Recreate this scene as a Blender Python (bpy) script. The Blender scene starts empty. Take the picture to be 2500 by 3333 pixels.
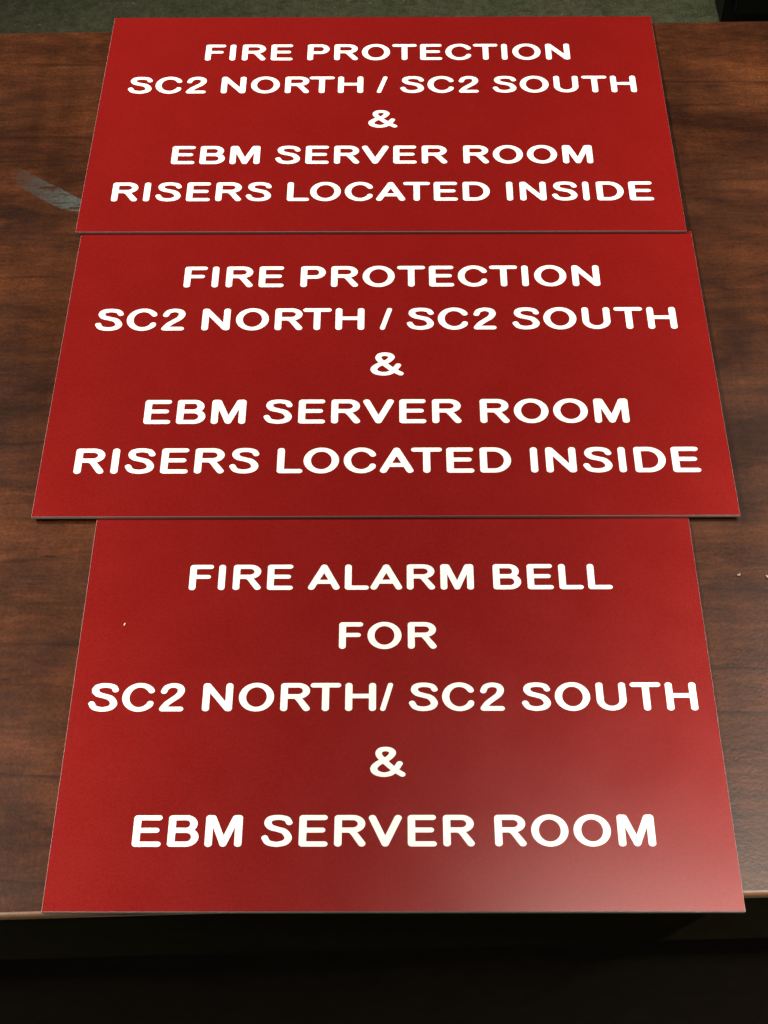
import bpy, bmesh, math, random
import numpy as np
from mathutils import Matrix, Vector, noise as mnoise

random.seed(7)
S = bpy.context.scene
COL = S.collection

# ------------------------------------------------------------------ camera
PITCH, ROLL, CAM_H, FPX = 0.9248533, -0.0116454, 0.5365866, 5050.0   # photograph is 2500 px wide
cd = bpy.data.cameras.new('camera')
cam = bpy.data.objects.new('camera', cd)
COL.objects.link(cam)
c_, s_ = math.cos(PITCH), math.sin(PITCH)
fwd = Vector((0, c_, -s_)); up0 = Vector((0, s_, c_)); rt0 = Vector((1, 0, 0))
rt = math.cos(ROLL) * rt0 + math.sin(ROLL) * up0
up = -math.sin(ROLL) * rt0 + math.cos(ROLL) * up0
cam.matrix_world = Matrix(((rt.x, up.x, -fwd.x, 0), (rt.y, up.y, -fwd.y, 0), (rt.z, up.z, -fwd.z, CAM_H), (0, 0, 0, 1)))
cd.sensor_fit = 'HORIZONTAL'; cd.sensor_width = 36.0; cd.lens = 36.0 * FPX / 2500.0
cd.clip_start = 0.01; cd.clip_end = 60
S.camera = cam
S.render.resolution_x, S.render.resolution_y = 768, 1024

# ------------------------------------------------------------------ light
world = bpy.data.worlds.new('World'); S.world = world
world.use_nodes = True
bg = world.node_tree.nodes['Background']
bg.inputs['Color'].default_value = (1.0, 0.86, 0.68, 1)
bg.inputs['Strength'].default_value = 0.02

def area(name, loc, target, sx, sy, watts, col):
    l = bpy.data.lights.new(name, 'AREA'); l.shape = 'RECTANGLE'; l.size = sx; l.size_y = sy
    l.energy = watts; l.color = col
    o = bpy.data.objects.new(name, l); COL.objects.link(o)
    o.location = loc
    o.rotation_euler = (Vector(target) - Vector(loc)).to_track_quat('-Z', 'Y').to_euler()
    return o
WARM = (1.0, 0.945, 0.83)
# ceiling panel whose soft reflection lies over the near right corner
area('ceiling_lamp', (0.60, 0.76, 1.95), (0.60, 0.76, 0), 0.80, 0.55, 18.5, WARM)
# weak light from the room behind the photographer
area('room_lamp', (-0.30, -1.30, 1.95), (0, 0.2, 0), 0.60, 0.60, 6, WARM)
# invented narrow beams at back and sides, aimed to leave the signs' middle darker
for x_, y_, tx_, ty_, z_, sp_, sz_, pw_ in ((-1.90, 1.45, -0.15, 0.95, 1.95, 50, 0.25, 11.0),
                                            (-1.00, 0.05, -0.50, 0.15, 1.50, 30, 0.12, 4.7), (1.00, 0.05, 0.50, 0.15, 1.50, 30, 0.12, 6.4),
                                            (-1.50, 0.60, -0.50, 0.60, 1.50, 30, 0.12, 1.3), (0.80, 0.90, 0.50, 0.60, 1.50, 30, 0.12, 2.3)):
    lo = area('added_beam', (x_, y_, z_), (tx_, ty_, 0), sz_, sz_, pw_, WARM)
    lo.data.spread = math.radians(sp_)

vs = S.view_settings
vs.view_transform = 'Standard'; vs.look = 'None'; vs.exposure = 0.0; vs.gamma = 1.0
vs.use_curve_mapping = False

# ------------------------------------------------------------------ helpers
def tag(o, label=None, cat=None, group=None, kind=None):
    for k, v in (('label', label), ('category', cat), ('group', group), ('kind', kind)):
        if v: o[k] = v
    return o

def empty(name, loc=(0, 0, 0), rot=(0, 0, 0)):
    o = bpy.data.objects.new(name, None); COL.objects.link(o)
    o.empty_display_size = 0.05
    o.location = loc; o.rotation_euler = rot
    return o

def link_mesh(name, me, mat, parent=None):
    o = bpy.data.objects.new(name, me); COL.objects.link(o)
    if mat: me.materials.append(mat)
    if parent: o.parent = parent
    return o

def link_bm(name, bm, mat, parent=None, smooth=False):
    bmesh.ops.recalc_face_normals(bm, faces=bm.faces)
    me = bpy.data.meshes.new(name); bm.to_mesh(me); bm.free()
    if smooth:
        for p in me.polygons: p.use_smooth = True
    return link_mesh(name, me, mat, parent)

def prism(bm, quad, z0, z1):
    b = [bm.verts.new((x, y, z0)) for x, y in quad]
    t = [bm.verts.new((x, y, z1)) for x, y in quad]
    n = len(quad)
    bm.faces.new(b[::-1]); bm.faces.new(t)
    for i in range(n):
        bm.faces.new((b[i], b[(i + 1) % n], t[(i + 1) % n], t[i]))
    return b, t

class NT:
    def __init__(self, name):
        self.m = bpy.data.materials.new(name); self.m.use_nodes = True
        self.t = self.m.node_tree; self.p = self.t.nodes['Principled BSDF']
        self.tc = self.t.nodes.new('ShaderNodeTexCoord').outputs['Object']
    def n(self, kind, **kw):
        nd = self.t.nodes.new(kind)
        for k, v in kw.items():
            setattr(nd, k, v)
        return nd
    def l(self, a, b): self.t.links.new(a, b)
    def scaled(self, sc, rot=(0, 0, 0), loc=(0, 0, 0)):
        m = self.n('ShaderNodeMapping'); self.l(self.tc, m.inputs['Vector'])
        m.inputs['Scale'].default_value = sc; m.inputs['Rotation'].default_value = rot; m.inputs['Location'].default_value = loc
        return m.outputs['Vector']
    def noise(self, vec, scale=1.0, detail=4.0, rough=0.55, dist=0.0):
        nd = self.n('ShaderNodeTexNoise'); self.l(vec, nd.inputs['Vector'])
        nd.inputs['Scale'].default_value = scale; nd.inputs['Detail'].default_value = detail
        nd.inputs['Roughness'].default_value = rough; nd.inputs['Distortion'].default_value = dist
        return nd.outputs['Fac']
    def ramp(self, fac, stops, interp='LINEAR'):
        r = self.n('ShaderNodeValToRGB'); self.l(fac, r.inputs['Fac'])
        cr = r.color_ramp; cr.interpolation = interp
        while len(cr.elements) < len(stops): cr.elements.new(0.5)
        for e, (p, c) in zip(cr.elements, stops):
            e.position = p
            e.color = (c, c, c, 1) if not isinstance(c, tuple) else (*c, 1)
        return r.outputs['Color']
    def math(self, op, a, b=None, c=None, clamp=False):
        m = self.n('ShaderNodeMath', operation=op, use_clamp=clamp)
        for i, v in enumerate((a, b, c)):
            if v is None: continue
            if isinstance(v, (int, float)): m.inputs[i].default_value = v
            else: self.l(v, m.inputs[i])
        return m.outputs[0]
    def mix(self, fac, a, b, mode='MIX'):
        m = self.n('ShaderNodeMix', data_type='RGBA', blend_type=mode)
        for sock, v in ((m.inputs[0], fac), (m.inputs[6], a), (m.inputs[7], b)):
            if isinstance(v, (int, float)): sock.default_value = v
            elif isinstance(v, tuple): sock.default_value = (*v, 1)
            else: self.l(v, sock)
        return m.outputs[2]
    def bump(self, h, strength, distance):
        b = self.n('ShaderNodeBump'); self.l(h, b.inputs['Height'])
        b.inputs['Strength'].default_value = strength; b.inputs['Distance'].default_value = distance
        self.l(b.outputs['Normal'], self.p.inputs['Normal'])
    def set(self, **kw):
        for k, v in kw.items():
            s = self.p.inputs[k.replace('_', ' ')]
            if isinstance(v, tuple): s.default_value = (*v, 1)
            elif isinstance(v, (int, float)): s.default_value = v
            else: self.l(v, s)
        return self.m

# ------------------------------------------------------------------ materials
def mat_wood():
    t = NT('cherry_laminate')
    tc = t.tc
    sep = t.n('ShaderNodeSeparateXYZ'); t.l(tc, sep.inputs[0])
    # broad mottled figure, a little stretched along the grain (x)
    big = t.noise(t.scaled((9, 24, 1), loc=(3.1, 1.7, 0)), 1, 7, 0.66, 0.9)
    base = t.ramp(big, [(0.34, (0.020, 0.0062, 0.0024)), (0.45, (0.037, 0.0120, 0.0045)), (0.55, (0.050, 0.0168, 0.0060)), (0.66, (0.076, 0.0265, 0.0095))])
    # flame figure
    wavy = t.noise(t.scaled((9.0, 58, 1), rot=(0, 0, 0.06), loc=(7, 2, 0)), 1, 7, 0.68, 1.2)
    base = t.mix(t.ramp(wavy, [(0.34, 0.60), (0.56, 0.0)]), base, (0.0150, 0.0046, 0.0019), 'MIX')
    red = t.noise(t.scaled((13, 40, 1), loc=(1, 9, 0)), 1, 5, 0.6)
    base = t.mix(t.ramp(red, [(0.50, 0.0), (0.68, 0.65)]), base, (0.080, 0.0255, 0.0088), 'MIX')
    # cross-grain chatter
    chat = t.noise(t.scaled((75, 16, 1), loc=(6, 3, 0)), 1, 3, 0.6)
    base = t.mix(1.0, base, t.ramp(chat, [(0.30, 0.78), (0.70, 1.22)]), 'MULTIPLY')
    # fine fibre streaks and laminate speckle
    fib = t.noise(t.scaled((85, 560, 1)), 1, 3, 0.65)
    base = t.mix(1.0, base, t.ramp(fib, [(0.28, 0.78), (0.72, 1.22)]), 'MULTIPLY')
    spk = t.noise(t.scaled((760, 760, 1)), 1, 2, 0.6)
    base = t.mix(1.0, base, t.ramp(spk, [(0.28, 0.72), (0.72, 1.28)]), 'MULTIPLY')
    # dark drawn-out growth lines
    wob = t.noise(t.scaled((5.0, 8, 1), loc=(4, 4, 0)), 1, 1, 0.5)
    wob2 = t.noise(t.scaled((90, 40, 1)), 1, 3, 0.6)
    yy = t.math('ADD', t.math('MULTIPLY', sep.outputs[1], 48.0), t.math('ADD', t.math('MULTIPLY', wob, 1.3), t.math('MULTIPLY', wob2, 0.08)))
    fr = t.math('FRACT', yy)
    line = t.ramp(fr, [(0.0, 0.0), (0.40, 0.0), (0.49, 1.0), (0.515, 0.0)])
    msk = t.ramp(t.noise(t.scaled((9, 34, 1), loc=(2, 5, 0)), 1, 3), [(0.46, 0.0), (0.62, 0.75)])
    base = t.mix(t.math('MULTIPLY', line, msk), base, (0.0100, 0.0030, 0.0013))
    # short dark flecks
    fl = t.noise(t.scaled((70, 380, 1), loc=(5, 1, 0)), 1, 1, 0.4)
    base = t.mix(t.ramp(fl, [(0.75, 0.0), (0.81, 0.8)]), base, (0.0090, 0.0028, 0.0014))
    base = t.mix(1.0, base, (0.94, 0.83, 0.76), 'MULTIPLY')
    # pebbled laminate surface
    peb = t.noise(t.scaled((680, 680, 680)), 1, 3, 0.6)
    t.bump(peb, 0.5, 0.00009)
    ro = t.ramp(t.noise(t.scaled((14, 20, 1)), 1, 4), [(0.3, 0.25), (0.7, 0.31)])
    return t.set(Base_Color=base, Roughness=ro, Specular_IOR_Level=0.42)

def mat_red():
    t = NT('red_engraving_plastic')
    sp = t.noise(t.scaled((1100, 1100, 1100)), 1, 3, 0.7)
    cl = t.noise(t.scaled((35, 35, 35)), 1, 3, 0.5)
    base = t.ramp(sp, [(0.32, (0.146, 0.0044, 0.0038)), (0.68, (0.194, 0.0066, 0.0056))])
    base = t.mix(1.0, base, t.ramp(cl, [(0.3, 0.96), (0.7, 1.03)]), 'MULTIPLY')
    ro = t.ramp(cl, [(0.3, 0.21), (0.7, 0.24)])
    t.bump(t.noise(t.scaled((900, 900, 900)), 1, 2), 0.10, 0.00004)
    return t.set(Base_Color=base, Roughness=ro, Specular_IOR_Level=0.4)

def mat_plain(name, col, rough, spec=0.5, var=0.06, scale=400, bump=None):
    t = NT(name)
    nz = t.noise(t.scaled((scale,) * 3), 1, 3, 0.6)
    base = t.mix(1.0, col, t.ramp(nz, [(0.25, 1 - var), (0.75, 1 + var)]), 'MULTIPLY')
    if bump: t.bump(nz, bump[0], bump[1])
    return t.set(Base_Color=base, Roughness=rough, Specular_IOR_Level=spec)

def mat_carpet():
    t = NT('grey_green_carpet')
    f1 = t.noise(t.scaled((90, 90, 90)), 1, 4, 0.7)
    f2 = t.noise(t.scaled((420, 420, 420)), 1, 2, 0.6)
    hue = t.noise(t.scaled((14, 14, 14)), 1, 3, 0.5)
    a = t.ramp(hue, [(0.35, (0.105, 0.118, 0.068)), (0.65, (0.128, 0.125, 0.080))])
    a = t.mix(1.0, a, t.ramp(f1, [(0.25, 0.55), (0.75, 1.45)]), 'MULTIPLY')
    a = t.mix(1.0, a, t.ramp(f2, [(0.3, 0.8), (0.7, 1.2)]), 'MULTIPLY')
    sp = t.noise(t.scaled((130, 130, 130), loc=(3, 3, 0)), 1, 0)
    a = t.mix(t.ramp(sp, [(0.80, 0.0), (0.84, 0.7)]), a, (0.32, 0.33, 0.28))
    t.bump(f2, 0.8, 0.004)
    return t.set(Base_Color=a, Roughness=0.95, Specular_IOR_Level=0.1)

def mat_residue():
    t = NT('tape_residue')
    sep = t.n('ShaderNodeSeparateXYZ'); t.l(t.tc, sep.inputs[0])
    n1 = t.noise(t.scaled((130, 420, 1), rot=(0, 0, 0.25)), 1, 4, 0.6, 0.6)
    n2 = t.noise(t.scaled((600, 600, 1)), 1, 3, 0.6)
    col = t.ramp(n1, [(0.35, (0.028, 0.037, 0.032)), (0.65, (0.045, 0.050, 0.042))])
    # residue is thick at one end and rubbed away at the other
    grad = t.n('ShaderNodeMapRange'); t.l(sep.outputs[0], grad.inputs['Value'])
    grad.inputs['From Min'].default_value = -0.024; grad.inputs['From Max'].default_value = 0.014
    grad.inputs['To Min'].default_value = -0.08; grad.inputs['To Max'].default_value = 1.0
    n3 = t.noise(t.scaled((70, 620, 1), rot=(0, 0, -0.22), loc=(2, 2, 0)), 1, 2, 0.5)
    crack = t.math('MULTIPLY', t.ramp(n1, [(0.36, 0.30), (0.44, 1.0)]), t.ramp(n3, [(0.38, 0.05), (0.44, 1.0)]))
    blot = t.ramp(n2, [(0.3, 0.55), (0.6, 1.0)])
    alpha = t.math('MULTIPLY', t.math('MULTIPLY', t.math('MULTIPLY', grad.outputs[0], crack), blot), 0.92, clamp=True)
    return t.set(Base_Color=col, Roughness=0.6, Alpha=alpha)

WOOD = mat_wood(); RED = mat_red(); CARPET = mat_carpet(); RESIDUE = mat_residue()
WHITE = mat_plain('white_lettering', (0.88, 0.895, 0.83), 0.55, 0.35, 0.015, 500)
CORE = mat_plain('grey_white_core', (0.34, 0.26, 0.25), 0.5, 0.5, 0.05, 900)
EDGE = mat_plain('highlit_brown_edging', (0.115, 0.055, 0.028), 0.34, 0.5, 0.16, 260, (0.2, 0.0001))  # light caught on the rounded edge is put into this paler brown
DARK = mat_plain('shaded_brown_band', (0.0130, 0.0105, 0.0050), 0.9, 0.02, 0.2, 150)  # near-black colour carries the shade on the desk front
PANEL = mat_plain('shaded_drawer_panel', (0.0125, 0.0085, 0.0065), 0.9, 0.02, 0.2, 120)  # panel colour darkened to hold the shade below the desk edge
BLACK = mat_plain('black_metal', (0.0045, 0.005, 0.004), 0.5, 0.2, 0.1, 200)
SPECK = mat_plain('white_speck', (0.80, 0.70, 0.66), 0.8, 0.2, 0.05, 900)
CRUMB = mat_plain('pale_crumb', (0.24, 0.19, 0.14), 0.8, 0.2, 0.2, 900)

# ------------------------------------------------------------------ floor
FLOOR_Z = -0.74
bm = bmesh.new()
vsq = [bm.verts.new(p) for p in ((-5, -3, FLOOR_Z), (5, -3, FLOOR_Z), (5, 8, FLOOR_Z), (-5, 8, FLOOR_Z))]
bm.faces.new(vsq)
tag(link_bm('carpet_floor', bm, CARPET), kind='structure')

# ------------------------------------------------------------------ desk
XL, XR = -0.72, 0.78
def fy(x): return 0.2252 + 0.0183 * x      # front edge line
def by(x): return 0.7497 + 0.0073 * x      # back edge line
R_ = 0.0018                                # radius of the front edging
desk = empty('desk', (0, 0.45, FLOOR_Z))
tag(desk, 'dark cherry wood laminate desk under the three red signs', 'desk')
O = Vector((0, 0.45, FLOOR_Z))
def dpart(name, quad, z0, z1, mat, bevel=0):
    b = bmesh.new(); prism(b, [(x, y - O.y) for x, y in quad], z0 - O.z, z1 - O.z)
    if bevel: bmesh.ops.bevel(b, geom=list(b.edges), offset=bevel, segments=2, affect='EDGES')
    return link_bm(name, b, mat, desk)
T = 0.042
# top slab (grain runs left to right), slightly eased back edge
bm = bmesh.new()
prism(bm, [(XL, fy(XL) + R_ - O.y), (XR, fy(XR) + R_ - O.y), (XR, by(XR) - O.y), (XL, by(XL) - O.y)], -T - O.z, -O.z)
be = [e for e in bm.edges if all(abs(v.co.z + O.z) < 1e-6 for v in e.verts) and all(v.co.y > 0.2 for v in e.verts)]
bmesh.ops.bevel(bm, geom=be, offset=0.0015, segments=3, affect='EDGES')
link_bm('desktop', bm, WOOD, desk)
# rounded edging strip along the front
bm = bmesh.new()
prof = [(R_, 0.0)] + [(R_ - R_ * math.sin(a), -R_ + R_ * math.cos(a)) for a in [math.pi / 2 * k / 8 for k in range(1, 9)]] + [(0.0, -0.0026), (R_, -0.0026)]
NX = 24
rows = []
for i in range(NX + 1):
    x = XL + (XR - XL) * i / NX
    rows.append([bm.verts.new((x, fy(x) + dy - O.y, dz - O.z)) for dy, dz in prof])
for i in range(NX):
    for j in range(len(prof)):
        k = (j + 1) % len(prof)
        bm.faces.new((rows[i][j], rows[i][k], rows[i + 1][k], rows[i + 1][j]))
bm.faces.new(rows[0]); bm.faces.new(rows[-1][::-1])
tag(link_bm('edge_trim', bm, EDGE, desk), 'rounded brown front edge with a painted-in highlight')
# front band under the edging, dark with painted shade
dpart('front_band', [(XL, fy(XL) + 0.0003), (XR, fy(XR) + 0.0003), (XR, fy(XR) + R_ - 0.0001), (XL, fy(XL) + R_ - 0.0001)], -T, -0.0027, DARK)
# drawer panel below a shadow gap, side panels, back panel
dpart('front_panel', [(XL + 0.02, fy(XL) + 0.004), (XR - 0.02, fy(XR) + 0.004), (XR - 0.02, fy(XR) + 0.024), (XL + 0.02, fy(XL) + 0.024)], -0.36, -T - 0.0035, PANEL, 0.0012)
for xa, xb in ((XL + 0.021, XL + 0.045), (XR - 0.045, XR - 0.021)):
    dpart('side_panel', [(xa, fy(xa) + 0.03), (xb, fy(xb) + 0.03), (xb, by(xb) - 0.03), (xa, by(xa) - 0.03)], FLOOR_Z, -T - 0.0002, WOOD)
dpart('back_panel', [(XL + 0.05, by(XL) - 0.06), (XR - 0.05, by(XR) - 0.06), (XR - 0.05, by(XR) - 0.042), (XL + 0.05, by(XL) - 0.042)], FLOOR_Z + 0.05, -T - 0.0002, WOOD)

# smear of tape residue stuck on the desk, half under the far sign
ol = [(-0.2010, 0.6350), (-0.1960, 0.6330), (-0.1885, 0.6323), (-0.1800, 0.6262), (-0.1722, 0.6205), (-0.1640, 0.6150), (-0.1560, 0.6090), (-0.1490, 0.6045),
      (-0.1470, 0.5975), (-0.1532, 0.5978), (-0.1608, 0.5992), (-0.1665, 0.6025), (-0.1740, 0.6078), (-0.1813, 0.6131), (-0.1880, 0.6190), (-0.1960, 0.6260)]
bm = bmesh.new()
cx, cy = -0.172, 0.6135
bot = [bm.verts.new((x - cx, y - cy, 0.00004)) for x, y in ol]
top = [bm.verts.new((cx + (x - cx) * 0.985 - cx, cy + (y - cy) * 0.985 - cy, 0.00016)) for x, y in ol]
bm.faces.new(top)
for i in range(len(ol)):
    k = (i + 1) % len(ol); bm.faces.new((bot[i], bot[k], top[k], top[i]))
res = link_bm('tape_residue', bm, RESIDUE, desk)
res.location = (cx, cy - O.y, -O.z)
tag(res, 'faded grey-green strip of old tape residue')

# ------------------------------------------------------------------ lettering (rounded engraver's alphabet built from strokes)
RS, RB = 0.0985, 0.088
def ell(cx, cy, rx, ry, a0, a1, n=28, rh=RS, rv=RB):
    out = []
    for i in range(n + 1):
        a = math.radians(a0 + (a1 - a0) * i / n); ca, sa = math.cos(a), math.sin(a)
        out.append((cx + rx * ca, cy + ry * sa, rh * ca * ca + rv * sa * sa))
    return out
def spline(pts, n=8):
    P = [pts[0]] + list(pts) + [pts[-1]]; out = []
    for i in range(1, len(P) - 2):
        p0, p1, p2, p3 = (np.array(P[i + k], float) for k in (-1, 0, 1, 2))
        for j in range(n):
            t = j / n
            out.append(tuple(0.5 * ((2 * p1) + (p2 - p0) * t + (2 * p0 - 5 * p1 + 4 * p2 - p3) * t * t + (3 * p1 - p0 - 3 * p2 + p3) * t ** 3)))
    out.append(tuple(pts[-1])); return out
def stem(x, y0=RS, y1=1 - RS): return [(x, y0, RS), (x, y1, RS)]
def bar(y, x0, x1, r=RB): return [(x0, y, r), (x1, y, r)]
def pt(l, r): return [(x, y, r) for x, y in l]
G = {}
w = {'F': .652, 'I': .197, 'R': .774, 'E': .716, 'A': .868, 'L': .665, 'M': .906, 'B': .768, 'S': .752, 'C': .835, '2': .646, 'N': .785, 'O': .916,
     'T': .803, 'H': .805, '/': .348, 'U': .780, 'V': .820, 'D': .806, 'P': .716, '&': .880}
G['I'] = [stem(RS)]
G['F'] = [stem(RS), bar(.912, RS, .652 - RB), bar(.520, RS, .597 - RB, .083)]
G['E'] = [stem(RS), bar(.912, RS, .706 - RB), bar(.519, RS, .657 - RB, .086), bar(.088, RS, .716 - RB)]
G['L'] = [stem(RS), bar(.088, RS, .665 - RB)]
G['H'] = [stem(RS), stem(.805 - RS), bar(.530, RS, .805 - RS, .086)]
G['T'] = [bar(.912, RB, .803 - RB), stem(.4015, RS, .90)]
G['R'] = [stem(RS), bar(.912, RS, .45), ell(.45, .7155, .765 - RS - .45, .1965, 90, -90), bar(.519, RS, .45),
          spline([(.33, .519, .086), (.42, .490, .086), (.50, .392, .090), (.595, .235, .096), (.774 - RS, RS, RS)])]
G['P'] = [stem(RS), bar(.912, RS, .42), ell(.42, .695, .716 - RS - .42, .217, 90, -90), bar(.478, RS, .42)]
G['B'] = [stem(RS), bar(.912, RS, .44), ell(.44, .7155, .722 - RS - .44, .1965, 90, -90), bar(.519, RS, .45),
          ell(.45, .3035, .768 - RS - .45, .2155, 90, -90), bar(.088, RS, .45)]
G['D'] = [stem(RS), bar(.912, RS, .36), ell(.36, .5, .806 - RS - .36, .412, 90, -90), bar(.088, RS, .36)]
G['A'] = [[(RS, RS, RS), (.434, 1 - RS, RS)], [(.868 - RS, RS, RS), (.434, 1 - RS, RS)], bar(.316, .20, .668, .084)]
G['V'] = [[(RS, 1 - RS, RS), (.41, RS, RS)], [(.82 - RS, 1 - RS, RS), (.41, RS, RS)]]
G['M'] = [stem(RS - .004, .094, .906), stem(.906 - RS + .004, .094, .906), [(.175, .906, .092), (.453, .094, .094)], [(.731, .906, .092), (.453, .094, .094)],
          bar(.912, RS, .175), bar(.912, .731, .906 - RS)]
G['N'] = [stem(RS), stem(.785 - RS), [(.125, .9015, .094), (.66, .0985, .094)]]
G['/'] = [[(.076, .076, .076), (.272, .924, .076)]]
G['U'] = [stem(RS, .38), stem(.78 - RS, .38), ell(.39, .38, .39 - RS, .29, 180, 360)]
G['O'] = [ell(.458, .5, .3575, .4235, 0, 360, 72, .1005, .0865)]
G['C'] = [ell(.452, .5, .352, .4235, 40, 322, 56, .1005, .0865) [0:] , [(.735, .757, .088), (.745, .722, .090)], [(.735, .262, .088), (.742, .290, .090)]]
G['S'] = [spline([(.668, .758, .089), (.600, .872, .087), (.400, .921, .085), (.205, .875, .093), (.150, .742, .098), (.225, .613, .094), (.395, .545, .088), (.560, .470, .094),
                  (.655, .290, .098), (.585, .140, .093), (.380, .080, .086), (.175, .133, .087), (.089, .280, .089)], 10)]
G['2'] = [spline([(.106, .700, .089), (.170, .850, .088), (.335, .918, .086), (.500, .862, .093), (.548, .722, .098), (.485, .560, .092), (.340, .415, .088), (.200, .270, .088), (.104, .105, .088)], 9),
          bar(.088, .100, .646 - RB)]
G['&'] = [spline([(.805, .085, .085), (.594, .255, .086), (.390, .482, .086), (.252, .660, .088), (.210, .790, .088), (.262, .893, .086), (.386, .926, .082), (.510, .890, .087), (.562, .790, .092), (.480, .645, .086),
                  (.343, .543, .084), (.186, .438, .088), (.092, .290, .096), (.145, .150, .092), (.325, .078, .082), (.510, .118, .084), (.640, .265, .086), (.735, .440, .088)], 9)]
HG = 1 / 68.0
def glyph(ch):
    W = w[ch]; x = np.arange(-3, int(W / HG) + 5) * HG; y = np.arange(-4, int(1 / HG) + 6) * HG
    X, Y = np.meshgrid(x, y); F = np.full(X.shape, 9.0)
    for st in G[ch]:
        for (ax, ay, ar), (bx, by_, br) in zip(st[:-1], st[1:]):
            dx, dy = bx - ax, by_ - ay; d2 = dx * dx + dy * dy + 1e-12
            t = np.clip(((X - ax) * dx + (Y - ay) * dy) / d2, 0, 1)
            F = np.minimum(F, np.hypot(X - ax - t * dx, Y - ay - t * dy) - (ar + t * (br - ar) - 0.008))
    F[np.abs(F) < 1e-5] = 1e-5
    V, idx, faces, rim = [], {}, [], []
    def vid(key, p):
        if key not in idx: idx[key] = len(V); V.append(p)
        return idx[key]
    ny, nx = F.shape
    for j in range(ny - 1):
        for i in range(nx - 1):
            cs = ((i, j), (i + 1, j), (i + 1, j + 1), (i, j + 1))
            f = [F[b, a] for a, b in cs]
            if min(f) > 0: continue
            poly, cut = [], []
            for k in range(4):
                (a, b), (c, d) = cs[k], cs[(k + 1) % 4]
                if f[k] < 0: poly.append(vid(('c', a, b), (x[a], y[b])))
                if (f[k] < 0) != (f[(k + 1) % 4] < 0):
                    t = f[k] / (f[k] - f[(k + 1) % 4])
                    q = vid(('e',) + tuple(sorted(((a, b), (c, d)))), (x[a] + t * (x[c] - x[a]), y[b] + t * (y[d] - y[b])))
                    cut.append((q, f[k] < 0)); poly.append(q)
            if len(poly) > 2: faces.append(poly)
            if len(cut) == 2:
                a = [q for q, o in cut if o][0]; b = [q for q, o in cut if not o][0]
                rim.append((a, b))
    return np.array(V), faces, rim
GL = {c: glyph(c) for c in G}
GAP = {'FI': 2.06, 'IR': 3.1, 'RE': 2.35, 'AL': 1.9, 'LA': .44, 'AR': 1.75, 'RM': 2.15, 'BE': 2.4, 'EL': 2.18, 'LL': 1.72, 'FO': 1.6, 'SC': 1.56, 'C2': 1.98, 'NO': 2.26, 'OR': 2.4,
       'RT': -.19, 'TH': 1.5, 'H/': 1.4, 'SO': 1.55, 'OU': 2.3, 'UT': 1.6, 'EB': 2.1, 'BM': 2.2, 'SE': 2.38, 'ER': 2.2, 'RV': .93, 'VE': 1.98, 'RO': 1.75, 'OO': 1.72, 'OM': 2.41,
       'PR': 2.2, 'OT': .9, 'TE': 1.45, 'EC': 1.5, 'CT': .88, 'TI': 1.6, 'IO': 2.36, 'ON': 2.3, 'RI': 2.5, 'IS': 2.45, 'RS': 1.8, 'LO': .1, 'OC': 1.65, 'CA': 1.3, 'AT': -1.12, 'ED': 2.1,
       'IN': 3.0, 'NS': 2.4, 'SI': 2.4, 'ID': 3.2, 'DE': 2.26,
       'E A': 6.1, 'M B': 7.94, '2 N': 7.13, '/ S': 6.05, '2 S': 6.68, 'M S': 7.15, 'R R': 7.39, 'E P': 7.1, 'S L': 7.1, 'D I': 7.4, 'H /': 6.38}
def text_line(text, cap, xl, xr, ybase, ztop, mat, parent, say):
    x = 0.0; place = []
    i = 0
    prev = ''
    for k, ch in enumerate(text):
        if ch == ' ': prev += ' '; continue
        if place: x += GAP.get(prev + ch, 2.0) / 15.5
        place.append((ch, x)); x += w[ch]; prev = ch
    sx = (xr - xl) / x; sy = cap
    V, Fc, n0 = [], [], 0
    for ch, px in place:
        gv, gf, rim = GL[ch]; n = len(gv)
        for a, b in gv: V.append(((xl + (px + a) * sx) / 1000, (ybase + b * sy) / 1000, ztop))
        for a, b in gv: V.append(((xl + (px + a) * sx) / 1000, (ybase + b * sy) / 1000, ztop - 0.00008))
        for f in gf: Fc.append([n0 + q for q in f])
        for a, b in rim: Fc.append([n0 + b, n0 + a, n0 + n + a, n0 + n + b])
        n0 += 2 * n
    me = bpy.data.meshes.new('lettering'); me.from_pydata(V, [], Fc); me.validate(); me.update()
    b = bmesh.new(); b.from_mesh(me)
    loose = [v for v in b.verts if not v.link_faces]
    bmesh.ops.delete(b, geom=loose, context='VERTS')
    b.to_mesh(me); b.free()
    o = link_mesh('lettering', me, mat, parent)
    tag(o, say)
    return o

# ------------------------------------------------------------------ signs
TH = 0.0016
def sign(label, cx, cy, rot, W, y0, y1, tilt_z, lines, cap):
    """y0..y1: local front and rear edge; tilt_z: bottom height of the front edge above the rear edge"""
    H = y1 - y0
    tilt = -math.atan2(tilt_z, H)
    r = empty('wall_sign', (cx, cy, 0.00002 + tilt_z * (y1 / H)), (tilt, 0, rot))
    tag(r, label, 'sign', 'red engraved signs laid out on the desk')
    b = bmesh.new(); prism(b, [(-W / 2, y0), (W / 2, y0), (W / 2, y1), (-W / 2, y1)], 0, TH - 0.00010)
    bmesh.ops.bevel(b, geom=list(b.edges), offset=0.00013, segments=1, affect='EDGES')
    link_bm('plastic_core', b, CORE, r)
    i = 0.00014
    b = bmesh.new(); prism(b, [(-W / 2 + i, y0 + i), (W / 2 - i, y0 + i), (W / 2 - i, y1 - i), (-W / 2 + i, y1 - i)], TH - 0.00012, TH)
    link_bm('red_face', b, RED, r)
    for text, xl, xr, base in lines:
        text_line(text, cap, xl, xr, base, TH + 0.00004, WHITE, r, 'white rounded lettering reading ' + text)
    return r

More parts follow.
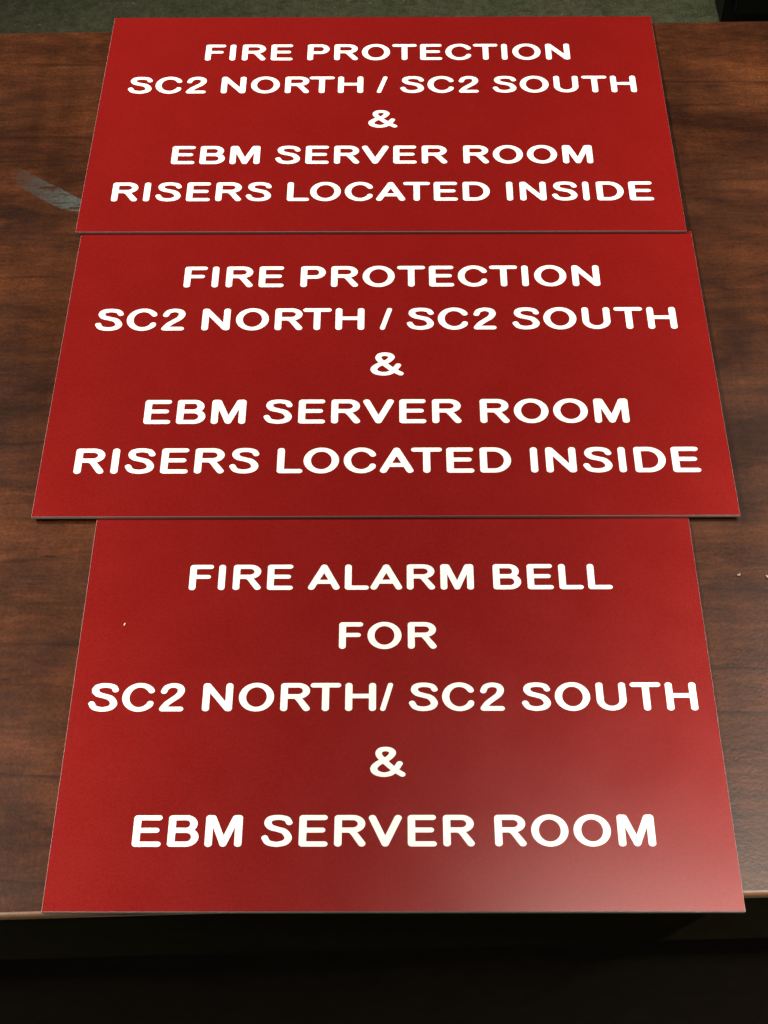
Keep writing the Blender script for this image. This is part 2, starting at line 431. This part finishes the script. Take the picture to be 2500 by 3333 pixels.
def ab(dy): return [('FIRE PROTECTION', -98.3, 104.2, 50.75 + dy), ('SC2 NORTH / SC2 SOUTH', -138.2, 138.3, 21.85 + dy), ('&', -7.0, 8.35, -7.4 + dy),
                    ('EBM SERVER ROOM', -109.4, 110.1, -36.55 + dy), ('RISERS LOCATED INSIDE', -137.4, 138.75, -65.3 + dy)]
cl = [('FIRE ALARM BELL', -85.06, 91.78, 51.4), ('FOR', -21.87, 18.01, 22.5), ('SC2 NORTH/ SC2 SOUTH', -120.48, 120.52, -6.25), ('&', -8.66, 4.88, -35.0), ('EBM SERVER ROOM', -97.35, 97.9, -63.75)]
HA, HB, HC = 0.178537, 0.17793, 0.178011
sign('red fire protection sign overhanging the back edge of the desk, farthest of the three',
     0.0011428, 0.6665053, -0.0140613, 0.3048, -HA / 2, HA / 2, 0.00166, ab(-1.4), 14.5)
sign('red fire protection sign in the middle, between the far sign and the near sign',
     0.0015043, 0.4888116, -0.0111912, 0.3048, -HB / 2, HB / 2 + 0.0008, 0.00168, ab(0), 14.6)
sign('narrower red sign reading fire alarm bell, overhanging the front edge of the desk',
     0.0025452, 0.3112719, -0.0112058, 0.2548, -HC / 2, HC / 2 + 0.004, 0.0, cl, 12.98)

# ------------------------------------------------------------------ black cabinet on the carpet behind the desk
cab = empty('black_cabinet', (0.70, 2.00, FLOOR_Z))
tag(cab, 'black metal cabinet standing on the carpet behind the desk, mostly out of frame', 'cabinet')
def cpart(name, x0, x1, y0, y1, z0, z1, mat, bev=0.003):
    b = bmesh.new(); prism(b, [(x0, y0), (x1, y0), (x1, y1), (x0, y1)], z0, z1)
    bmesh.ops.bevel(b, geom=list(b.edges), offset=bev, segments=2, affect='EDGES')
    return link_bm(name, b, mat, cab)
cpart('body', -0.2405, 0.2205, -0.228, 0.27, 0.0, 0.62, BLACK)
for z0, z1 in ((0.03, 0.31), (0.32, 0.60)):
    d = cpart('drawer', -0.228, 0.208, -0.246, -0.2285, z0, z1, BLACK)

# ------------------------------------------------------------------ crumbs
def crumb(x, y, z, r, label, seed, group=None, mat=CRUMB):
    b = bmesh.new(); bmesh.ops.create_icosphere(b, subdivisions=2, radius=r)
    for v in b.verts:
        k = 1 + 0.45 * mnoise.noise(v.co / r * 1.3 + Vector((seed, seed, 0)))
        v.co = Vector((v.co.x * 1.5 * k, v.co.y * 0.8 * k, v.co.z * 0.6 * k))
    lo = min(v.co.z for v in b.verts)
    for v in b.verts: v.co.z -= lo
    o = link_bm('crumb', b, mat, None, True); o.location = (x, y, z); o.rotation_euler = (0, 0, seed)
    tag(o, label, 'crumb', group)
crumb(0.1485, 0.3690, 0.0, 0.00065, 'tiny pale crumb on the wood beside the fire alarm bell sign', 0.6, 'crumbs on the signs and desk')
crumb(0.1603, 0.3677, 0.0, 0.0008, 'tiny pale crumb on the wood at the right side of the photo', 2.1, 'crumbs on the signs and desk')
crumb(-0.1068, 0.3470, TH + 0.00002, 0.00042, 'tiny white speck on the left side of the fire alarm bell sign', 1.2, 'crumbs on the signs and desk', SPECK)
